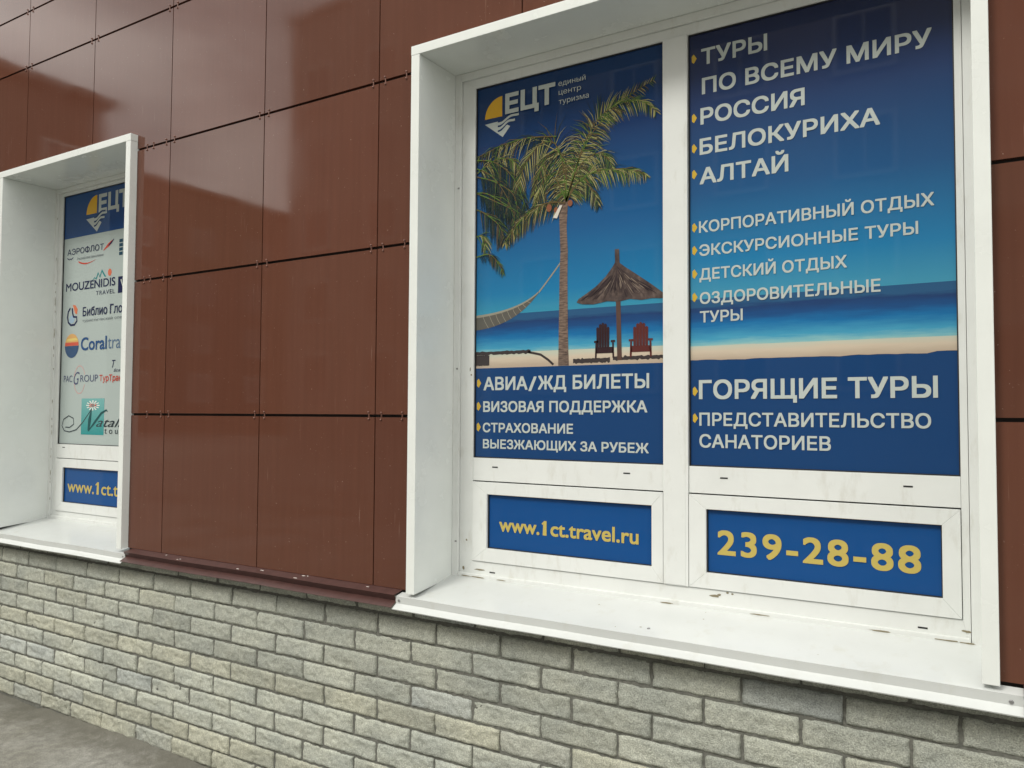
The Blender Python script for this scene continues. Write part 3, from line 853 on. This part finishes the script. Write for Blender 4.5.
shape('printed_cloth', [[(-1.312, 2.150), (-1.285, 2.190), (-1.276, 2.188), (-1.296, 2.146)]], y1 - .0038, ink('cloth', 205, 200, 190), PH)
# straw parasol
st_ = Mat('print_straw', rgb(110, 95, 85), .4, .0, .75); st_.b.inputs['Coat Roughness'].default_value = .035
sn = st_.noise(st_.coords((2.5, 1, 1.6)), 14, 6, .65); st_.base(st_.ramp(sn, [(.3, rgb(54, 46, 48)), (.55, rgb(84, 72, 68)), (.75, rgb(118, 104, 96))]))
rim = [(ax1 - .0005, 1.862), (ax1 - .0005, 1.846), (-.955, 1.849), (-.99, 1.846), (-1.03, 1.852), (-1.07, 1.846), (-1.11, 1.850), (-1.16, 1.843), (-1.20, 1.846), (-1.222, 1.853)]
crownp = [(-1.215, 1.864), (-1.19, 1.878), (-1.15, 1.902), (-1.115, 1.932), (-1.092, 1.960), (-1.082, 1.975), (-1.083, 2.018), (-1.068, 2.018), (-1.066, 1.972), (-1.045, 1.956), (-1.0, 1.925), (-.955, 1.893)]
shape('printed_parasol', [crownp + rim], y1 - .0008, st_.m, PH)
straw = [ink('straw_%d' % k, *c) for k, c in enumerate([(52, 44, 48), (78, 68, 66), (104, 92, 86), (132, 118, 106), (66, 56, 58)])]
bm = bmesh.new()
for k in range(150):
    u = random.random(); xr = -1.216 + u * (ax1 - .001 + 1.216); t0 = random.uniform(.0, .75); t1 = min(1, t0 + random.uniform(.12, .4))
    def pt(t, xr=xr):
        e = t ** (.75 if xr < -1.075 else .9); zr = 1.858
        return (-1.075 + (xr + 1.075) * t, 1.966 - (1.966 - zr) * (t ** (1.0 - .35 * (1 if xr < -1.075 else .35))) )
    a, b = pt(t0), pt(t1)
    w_ = random.choices(range(5), (.3, .3, .25 if xr > -1.07 else .05, .18 if xr > -1.07 else .02, .3))[0]
    for q in stroke([a, ((a[0] + b[0]) / 2, (a[1] + b[1]) / 2), b], [.0006, .0030, .0008]): flat(bm, q, y1 - .0012 - .00004 * (k % 50), w_)
obj('printed_straw', bm, straw, PH)
shape('printed_parasol_pole', stroke([(-1.071, 1.848), (-1.066, 1.656)], .016), y1 - .0006, ink('pole', 86, 66, 60), PH)
def chair(x0, x1, zt, mat, mat2):
    w_ = x1 - x0; ps = []
    cx = (x0 + x1) / 2 - (.006 if mat2 is None else 0)
    for k in range(-2, 3):
        a = cx + k * w_ * .125; h = zt - abs(k) ** 2 * .0035
        ps.append([(a - w_ * .055, 1.700), (a + w_ * .055, 1.700), (a + w_ * .062, h - .004), (a, h), (a - w_ * .062, h - .004)])
    seat = [[(x0 + w_ * .12, 1.700), (x1 - w_ * .12, 1.700), (x1 - w_ * .08, 1.680), (x0 + w_ * .08, 1.680)],
            [(x0, 1.722), (x0 + w_ * .2, 1.722), (x0 + w_ * .2, 1.715), (x0, 1.715)], [(x1 - w_ * .2, 1.722), (x1, 1.722), (x1, 1.715), (x1 - w_ * .2, 1.715)],
            [(x0 + w_ * .06, 1.7145), (x0 + w_ * .14, 1.7145), (x0 + w_ * .12, 1.664), (x0 + w_ * .04, 1.664)], [(x1 - w_ * .14, 1.7145), (x1 - w_ * .06, 1.7145), (x1 - w_ * .04, 1.664), (x1 - w_ * .12, 1.664)]]
    shape('printed_chair', ps + seat[1:3], y1 - .0006, mat, PH)
    shape('printed_chair', seat[:1] + seat[3:], y1 - .0004, mat, PH)
chair(-1.157, -1.082, 1.781, ink('chair_dark', 52, 36, 40), None)
chair(-1.034, -.952, 1.776, ink('chair_red', 88, 46, 44), 1)
ty = PY - .0048
logo(PA, -1.5225, 2.617, 2.544, .0735, PY - .0006)
text('ЕЦТ', -1.507, -1.304, 2.546, .0735, ty, WHITE, PA, .045)
text('единый', -1.292, -1.188, 2.6015, .0185, ty, WHITE, PA, -.004)
text('центр', -1.291, -1.205, 2.5710, .0185, ty, WHITE, PA, -.004)
text('туризма', -1.290, -1.176, 2.5385, .0185, ty, WHITE, PA, -.004)
for a in [('АВИА', -1.594, -1.4111, 1.564, 0.0475), ('/', -1.4075, -1.3757, 1.560, 0.0520), ('ЖД', -1.3701, -1.2606, 1.564, 0.0475), ('БИЛЕТЫ', -1.2361, -0.964, 1.564, 0.0475), ('ВИЗОВАЯ ПОДДЕРЖКА', -1.595, -0.971, 1.487, 0.0381),
          ('СТРАХОВАНИЕ', -1.596, -1.234, 1.415, 0.0335), ('ВЫЕЗЖАЮЩИХ ЗА РУБЕЖ', -1.595, -0.966, 1.358, 0.0325)]:
    text(*a, PY - .0008, WHITE, PA, .026)
for z in (1.590, 1.507, 1.433): bullet(PA, -1.6155, z, PY - .0008)
# --- right poster: list of tours
PB = thing('poster', 'tall blue window poster listing tours in white capitals above a strip of sea', 'poster')
bx0, bx1 = -.8315, -.1090
panel(PB, bx0, bx1, 1.3255, 2.6620, PY, BLUE, 'panel')
skyB = gradient('open_sky', 1.834, 2.662, [(0, rgb(64, 140, 168)), (.14, rgb(36, 116, 162)), (.40, rgb(36, 82, 128)), (.72, rgb(38, 58, 98)), (1, rgb(26, 34, 68))])
panel(PB, bx0, bx1, 1.834, 2.6618, PY - .0004, skyB, 'printed_sky', .0003)
panel(PB, bx0, bx1, 1.690, 1.834, PY - .0004, seaA, 'printed_sea', .0003)
sh = [(bx0, 1.6900), (bx1, 1.6900)] + [(bx1 + (bx0 - bx1) * k / 30, 1.647 + .004 * noise.noise(Vector((k * .45, 3, 0))) + (.004 if k < 3 else 0)) for k in range(31)]
shape('printed_sand', [sh], PY - .0007, sandA, PB)
for a in [('ТУРЫ', -0.792, -0.591, 2.561, 0.0510), ('ПО ВСЕМУ МИРУ', -0.790, -0.159, 2.469, 0.0512), ('РОССИЯ', -0.795, -0.486, 2.375, 0.0515),
          ('БЕЛОКУРИХА', -0.798, -0.288, 2.281, 0.0504), ('АЛТАЙ', -0.798, -0.533, 2.189, 0.0510), ('ГОРЯЩИЕ ТУРЫ', -0.803, -0.157, 1.528, 0.0582)]:
    text(*a, PY - .0010, WHITE, PB, .027)
for a in [('КОРПОРАТИВНЫЙ ОТДЫХ', -0.801, -0.159, 2.039, 0.0359), ('ЭКСКУРСИОННЫЕ ТУРЫ', -0.800, -0.198, 1.967, 0.0350), ('ДЕТСКИЙ ОТДЫХ', -0.800, -0.377, 1.893, 0.0355),
          ('ОЗДОРОВИТЕЛЬНЫЕ', -0.799, -0.292, 1.819, 0.0358), ('ТУРЫ', -0.799, -0.668, 1.762, 0.0350), ('ПРЕДСТАВИТЕЛЬСТВО', -0.802, -0.174, 1.447, 0.0400), ('САНАТОРИЕВ', -0.802, -0.424, 1.381, 0.0406)]:
    text(*a, PY - .0010, WHITE, PB, .020)
for z in (2.586, 2.399, 2.304, 2.223, 2.057, 1.986, 1.913, 1.841, 1.552, 1.470): bullet(PB, -.8160, z, PY - .0010, .0160)
# --- signs in the opening sashes
SA = thing('sign', 'blue sign with a yellow web address under the palm beach poster', 'sign')
panel(SA, -1.5655, -.954, 1.0105, 1.1945, PY - .002, BLUE2)
text('www.', -1.5226, -1.3606, 1.0700, .0490, PY - .0028, YEL, SA, .024, ref='l')
shape('lettering', [[(-1.3330 - .30 * 0.049, 1.07), (-1.3330, 1.07), (-1.3330, 1.07 + 0.049), (-1.3330 - .30 * 0.049 + .006, 1.07 + 0.049), (-1.3524, 1.07 + 0.049 * .80), (-1.3524 + .004, 1.07 + 0.049 * .70), (-1.3330 - .26 * 0.049, 1.07 + 0.049 * .80)]], PY - .0028, YEL, SA)
text('ct.travel.ru', -1.3176, -0.9995, 1.0700, .0490, PY - .0028, YEL, SA, .024, ref='l')
SB = thing('sign', 'blue sign with a yellow phone number under the tour list poster', 'sign')
panel(SB, -.7762, -.1545, 1.0105, 1.1945, PY - .002, BLUE2)
text('239-28-88', -.747, -.202, 1.063, .0735, PY - .0028, YEL, SB, .026, ref='2', space=1.14)
# --- small window: partner logos
QY = 2.446
PC = thing('poster', 'grey poster of tour operator logos in the narrow left window', 'poster')
cx0, cx1 = -4.446, -3.438
panel(PC, cx0, cx1, 1.3065, 2.6745, QY, ink('grey', 168, 179, 176), 'panel')
panel(PC, cx0, cx1, 2.4365, 2.6743, QY - .0004, ink('header', 28, 70, 124), 'header_panel', .0003)
q = QY - .0009
logo(PC, -4.139, 2.645, 2.548, .098, q)
text('ЕЦТ', -4.123, -3.850, 2.548, .0975, q, WHITE, PC, .045)
text('единый', -3.833, -3.693, 2.622, .0245, q, WHITE, PC, -.004)
text('центр', -3.833, -3.718, 2.582, .0245, q, WHITE, PC, -.004)
text('туризма', -3.833, -3.680, 2.540, .0245, q, WHITE, PC, -.004)
INK1 = ink('ink_navy', 34, 40, 74); INK2 = ink('ink_grey', 112, 118, 122); RED = ink('ink_red', 190, 72, 56); TEAL = ink('ink_teal', 26, 126, 128)
text('АЭРОФЛОТ', -4.411, -4.068, 2.343, .0330, q, INK1, PC, .004)
text('Российские авиалинии', -4.315, -4.068, 2.309, .0150, q, INK2, PC, 0)
shape('printed_swoosh', stroke(bez((-4.070, 2.338), (-4.02, 2.365), (-3.982, 2.385), 8), [.003, .008, .011, .015, .018, .016, .014, .010, .004]), q, RED, PC)
shape('printed_swoosh', stroke([(-4.03, 2.358), (-4.0, 2.372), (-3.976, 2.390)], [.003, .010, .004]), q - .0002, INK1, PC)
shape('printed_smile', stroke(bez((-4.305, 2.301), (-4.235, 2.268), (-4.140, 2.297)), [.002] + [.008] * 6 + [.006, .005, .004, .003, .002, .001]), q, RED, PC)
shape('printed_wing', stroke([(-4.412, 2.328), (-4.39, 2.318), (-4.383, 2.324), (-4.376, 2.318), (-4.353, 2.328)], .005), q, INK1, PC)
gr = []
for r_ in range(4):
    for c_ in range(4): gr.append([(-3.928 + c_ * .036, 2.298 + r_ * .0225), (-3.928 + c_ * .036 + .031, 2.298 + r_ * .0225), (-3.928 + c_ * .036 + .031, 2.298 + r_ * .0225 + .017), (-3.928 + c_ * .036, 2.298 + r_ * .0225 + .017)])
shape('printed_blocks', gr, q, ink('ink_slate', 44, 74, 92), PC)
text('MOUZENIDIS', -4.416, -3.955, 2.143, .0440, q, INK1, PC, .016, ref='M')
text('TRAVEL', -4.128, -3.958, 2.103, .0220, q, INK1, PC, .0, ref='T', space=1.15)
zz = [(-4.162, 2.187), (-4.145, 2.199), (-4.130, 2.191), (-4.112, 2.222), (-4.096, 2.198), (-4.078, 2.232), (-4.050, 2.200), (-4.040, 2.197)]
shape('printed_zigzag', stroke(zz, [.003, .006, .009, .011, .011, .014, .010, .004]), q, TEAL, PC)
shape('printed_oval', [disc(-4.007, 2.216, .017, .019)], q, ink('ink_coral', 204, 110, 84), PC)
shape('printed_square', [[(-3.930, 2.100), (-3.78, 2.100), (-3.78, 2.186), (-3.930, 2.186)]], q, INK1, PC)
shape('printed_tick', stroke([(-3.905, 2.170), (-3.885, 2.125), (-3.85, 2.172)], .010), q - .0003, WHITE, PC)
shape('printed_ring', stroke([(-4.368, 2.050), (-4.388, 2.030), (-4.394, 2.000), (-4.385, 1.972), (-4.360, 1.955), (-4.325, 1.956), (-4.302, 1.975), (-4.305, 1.997), (-4.335, 2.000), (-4.345, 2.02), (-4.350, 2.048)], .012), q, INK1, PC)
shape('printed_petal', [[(-4.345, 2.066), (-4.318, 2.062), (-4.298, 2.040), (-4.302, 2.012), (-4.322, 2.018), (-4.332, 2.040)]], q, ink('ink_orange', 206, 112, 78), PC)
shape('printed_petal', [disc(-4.352, 1.986, .026, .022)], q + .0002, ink('ink_pale', 150, 175, 195), PC)
text('Библио Глобус', -4.248, -3.775, 1.997, .0500, q, INK1, PC, .018)
text('туристический оператор', -4.250, -3.780, 1.966, .0150, q, INK2, PC, 0)
shape('printed_globe', [([p for p in disc(-4.345, 1.841, .067, .066, 180, 360)], 0), ([p for p in disc(-4.345, 1.8412, .067, .066, 0, 180)], 1), ([(-4.41, 1.842), (-4.28, 1.842), (-4.282, 1.860), (-4.408, 1.860)], 2, .0002),
                        ([(-4.402, 1.866), (-4.288, 1.870), (-4.30, 1.884), (-4.39, 1.880)], 3, .0002)], q, [ink('globe_blue', 48, 76, 112), ink('globe_sand', 206, 160, 100), ink('globe_red', 196, 84, 66), ink('globe_gold', 214, 190, 110)], PC)
text('Coral', -4.257, -4.017, 1.812, .0700, q, ink('ink_blue', 36, 74, 122), PC, .022, ref='l')
text('travel', -4.008, -3.790, 1.813, .0700, q, ink('ink_steel', 90, 112, 138), PC, -.012, ref='l')
text('PAC', -4.414, -4.330, 1.643, .0360, q, ink('ink_violet', 78, 84, 112), PC, -.006, ref='P')
text('G', -4.318, -4.262, 1.628, .0700, q, ink('ink_violet', 78, 84, 112), PC, -.012, ref='G', shear=.35)
text('ROUP', -4.254, -4.090, 1.643, .0360, q, ink('ink_violet', 78, 84, 112), PC, -.006, ref='R')
shape('printed_loop', stroke(disc(-4.262, 1.655, .052, .075, 20, 340, 30), .0035), q + .0002, ink('ink_rose', 206, 150, 146), PC)
text('ТурТранс', -4.076, -3.850, 1.643, .0340, q, RED, PC, .012)
text('Т', -3.966, -3.935, 1.712, .0400, q, INK1, PC, .01, shear=.3)
text('Вояж', -3.950, -3.860, 1.690, .0160, q, INK1, PC, 0, shear=.3)
shape('printed_card', [[(-4.236, 1.360), (-4.026, 1.360), (-4.026, 1.553), (-4.236, 1.553)]], q + .0002, gradient('teal', 1.36, 1.553, [(0, rgb(36, 136, 136)), (1, rgb(112, 168, 166))]), PC)
fl = []
for k in range(12):
    a = 2 * math.pi * k / 12
    fl.append([(-4.130 + .018 * math.cos(a - .2), 1.516 + .010 * math.sin(a - .2)), (-4.130 + .062 * math.cos(a - .09), 1.516 + .027 * math.sin(a - .09)), (-4.130 + .062 * math.cos(a + .09), 1.516 + .027 * math.sin(a + .09)), (-4.130 + .018 * math.cos(a + .2), 1.516 + .010 * math.sin(a + .2))])
shape('printed_flower', fl, q, ink('ink_white', 222, 222, 214), PC)
text('2014', -4.165, -4.095, 1.508, .018, q - .0004, RED, PC, .02)
DG = ink('ink_bottle', 28, 76, 78)
sw = [(-4.385, 1.398), (-4.345, 1.396), (-4.305, 1.415), (-4.310, 1.446), (-4.355, 1.460), (-4.405, 1.440), (-4.420, 1.405), (-4.395, 1.378), (-4.345, 1.372), (-4.280, 1.385), (-4.220, 1.425), (-4.160, 1.478), (-4.140, 1.497)]
shape('printed_flourish', stroke(sw, .006), q - .0003, ink('ink_graphite', 52, 60, 66), PC)
shape('printed_flourish', stroke([(-4.140, 1.497), (-4.155, 1.440), (-4.165, 1.382)], [.004, .028, .016]), q - .0006, DG, PC)
shape('printed_flourish', stroke([(-4.168, 1.378), (-4.110, 1.425), (-4.050, 1.475), (-4.005, 1.492), (-3.995, 1.484)], [.004, .014, .013, .007, .005]), q - .0009, DG, PC)
text('atalie', -4.095, -3.800, 1.404, .0480, q - .0006, ink('ink_graphite', 52, 60, 66), PC, 0, shear=.45, ref='l')
text('tours', -4.018, -3.815, 1.368, .0260, q - .0006, ink('ink_graphite', 52, 60, 66), PC, 0, ref='t', space=1.6)
SD = thing('sign', 'blue sign with a cut off yellow web address under the poster of logos', 'sign')
panel(SD, -4.3755, -3.5075, .9945, 1.1780, QY - .002, BLUE2)
text('www.', -4.345, -4.0957, 1.0490, .0640, QY - .0028, YEL, SD, .014, ref='l')
shape('lettering', [[(-4.0532 - .30 * 0.064, 1.049), (-4.0532, 1.049), (-4.0532, 1.049 + 0.064), (-4.0532 - .30 * 0.064 + .006, 1.049 + 0.064), (-4.0831, 1.049 + 0.064 * .80), (-4.0831 + .004, 1.049 + 0.064 * .70), (-4.0532 - .26 * 0.064, 1.049 + 0.064 * .80)]], QY - .0028, YEL, SD)
text('ct.travel.ru', -4.0295, -3.5400, 1.0490, .0640, QY - .0028, YEL, SD, .014, ref='l')

# ------------------------------------------------------------------ buildings across the street (seen mirrored in the tiles and glass)
def block(name_label, x0, x1, y0, y1, h, col, nx, nz_, cornice=.4, windows_on='y'):
    t = thing('building', name_label, 'building')
    M_ = Mat('render_wall', col, .85); nn = M_.noise(M_.coords(), .6, 5)
    M_.base(M_.ramp(nn, [(.3, tuple(c * .85 for c in col[:3]) + (1,)), (.7, tuple(c * 1.1 for c in col[:3]) + (1,))]))
    bm = bmesh.new(); add_box(bm, x0, x1, y0, y1, 0, h); obj('wall', bm, M_.m, t)
    bm = bmesh.new(); add_box(bm, x0 - cornice, x1 + cornice, y0 - cornice, y1 + cornice, h + .002, h + .3); obj('roof', bm, M_.m, t)
    gl = plain('far_glass', (.16, .16, .16, 1), .35)
    fm = plain('far_frame', (.5, .5, .48, 1), .5)
    bm = bmesh.new(); add_box(bm, -.75, .75, -.06, .06, -.8, .8); W0 = None
    me = bpy.data.meshes.new('pane'); bm.to_mesh(me); bm.free(); me.materials.append(gl)
    bm = bmesh.new(); mitred(bm, -.85, .85, -.9, .9, -.72, .72, -.77, .77, -.02, .12, 0); add_box(bm, -.03, .03, 0, .11, -.77, .77)
    mf = bpy.data.meshes.new('window'); bm.to_mesh(mf); bm.free(); mf.materials.append(fm)
    for i in range(nx):
        for j in range(nz_):
            f = bpy.data.objects.new('window', mf); COL.objects.link(f); f.parent = t
            p = bpy.data.objects.new('pane', me); COL.objects.link(p); p.parent = f
            if windows_on == 'y':
                f.location = (x0 + (x1 - x0) * (i + .5) / nx, y1 - .01, 2.2 + (h - 3.2) * (j + .3) / nz_)
            else:
                f.location = (x1 - .01, y0 + (y1 - y0) * (i + .5) / nx, 2.2 + (h - 3.2) * (j + .3) / nz_)
                f.rotation_euler = (0, 0, -math.pi / 2)
            f.location.z += 0
            if windows_on == 'y': f.rotation_euler = (0, 0, 0)
    return t
def ym(yp): return 2 * YC - yp
block('tall block mirrored dark in the tiles beside the big window', -26.2, 16, ym(36), ym(24), 18.4, (.33, .31, .29, 1), 12, 5, .15)
block('low long block mirrored in the middle tiles under the bright clouds', -58, -45, ym(72), ym(27), 15.9, (.16, .13, .11, 1), 10, 4, .3, 'x')
block('block mirrored in the tiles above the narrow window', -50, -34, ym(20.3), ym(6), 15.1, (.16, .13, .11, 1), 4, 4, .5, 'x')

fn = thing('standin', 'low pale picket fence added out of view to mirror faintly in the lower brown tiles', 'standin')  # added out of view to put a pale reflected band in the lower tiles
fm_ = plain('pale_paint', (.55, .55, .52, 1), .6)
bm = bmesh.new(); add_box(bm, -22, 2, ym(9.03), ym(9.0), .95, 1.02); obj('rail', bm, fm_, fn)
bm = bmesh.new(); add_box(bm, -22, 2, ym(9.03), ym(9.0), .25, .32); obj('rail', bm, fm_, fn)
bm = bmesh.new(); add_box(bm, -.035, .035, 0, .02, 0, 1.12, .004); p0 = obj('picket', bm, fm_, fn)
for k in range(96):
    p = p0 if k == 0 else p0.copy()
    if k: COL.objects.link(p); p.parent = fn
    p.location = (-21.9 + k * .25, ym(8.998), 0)
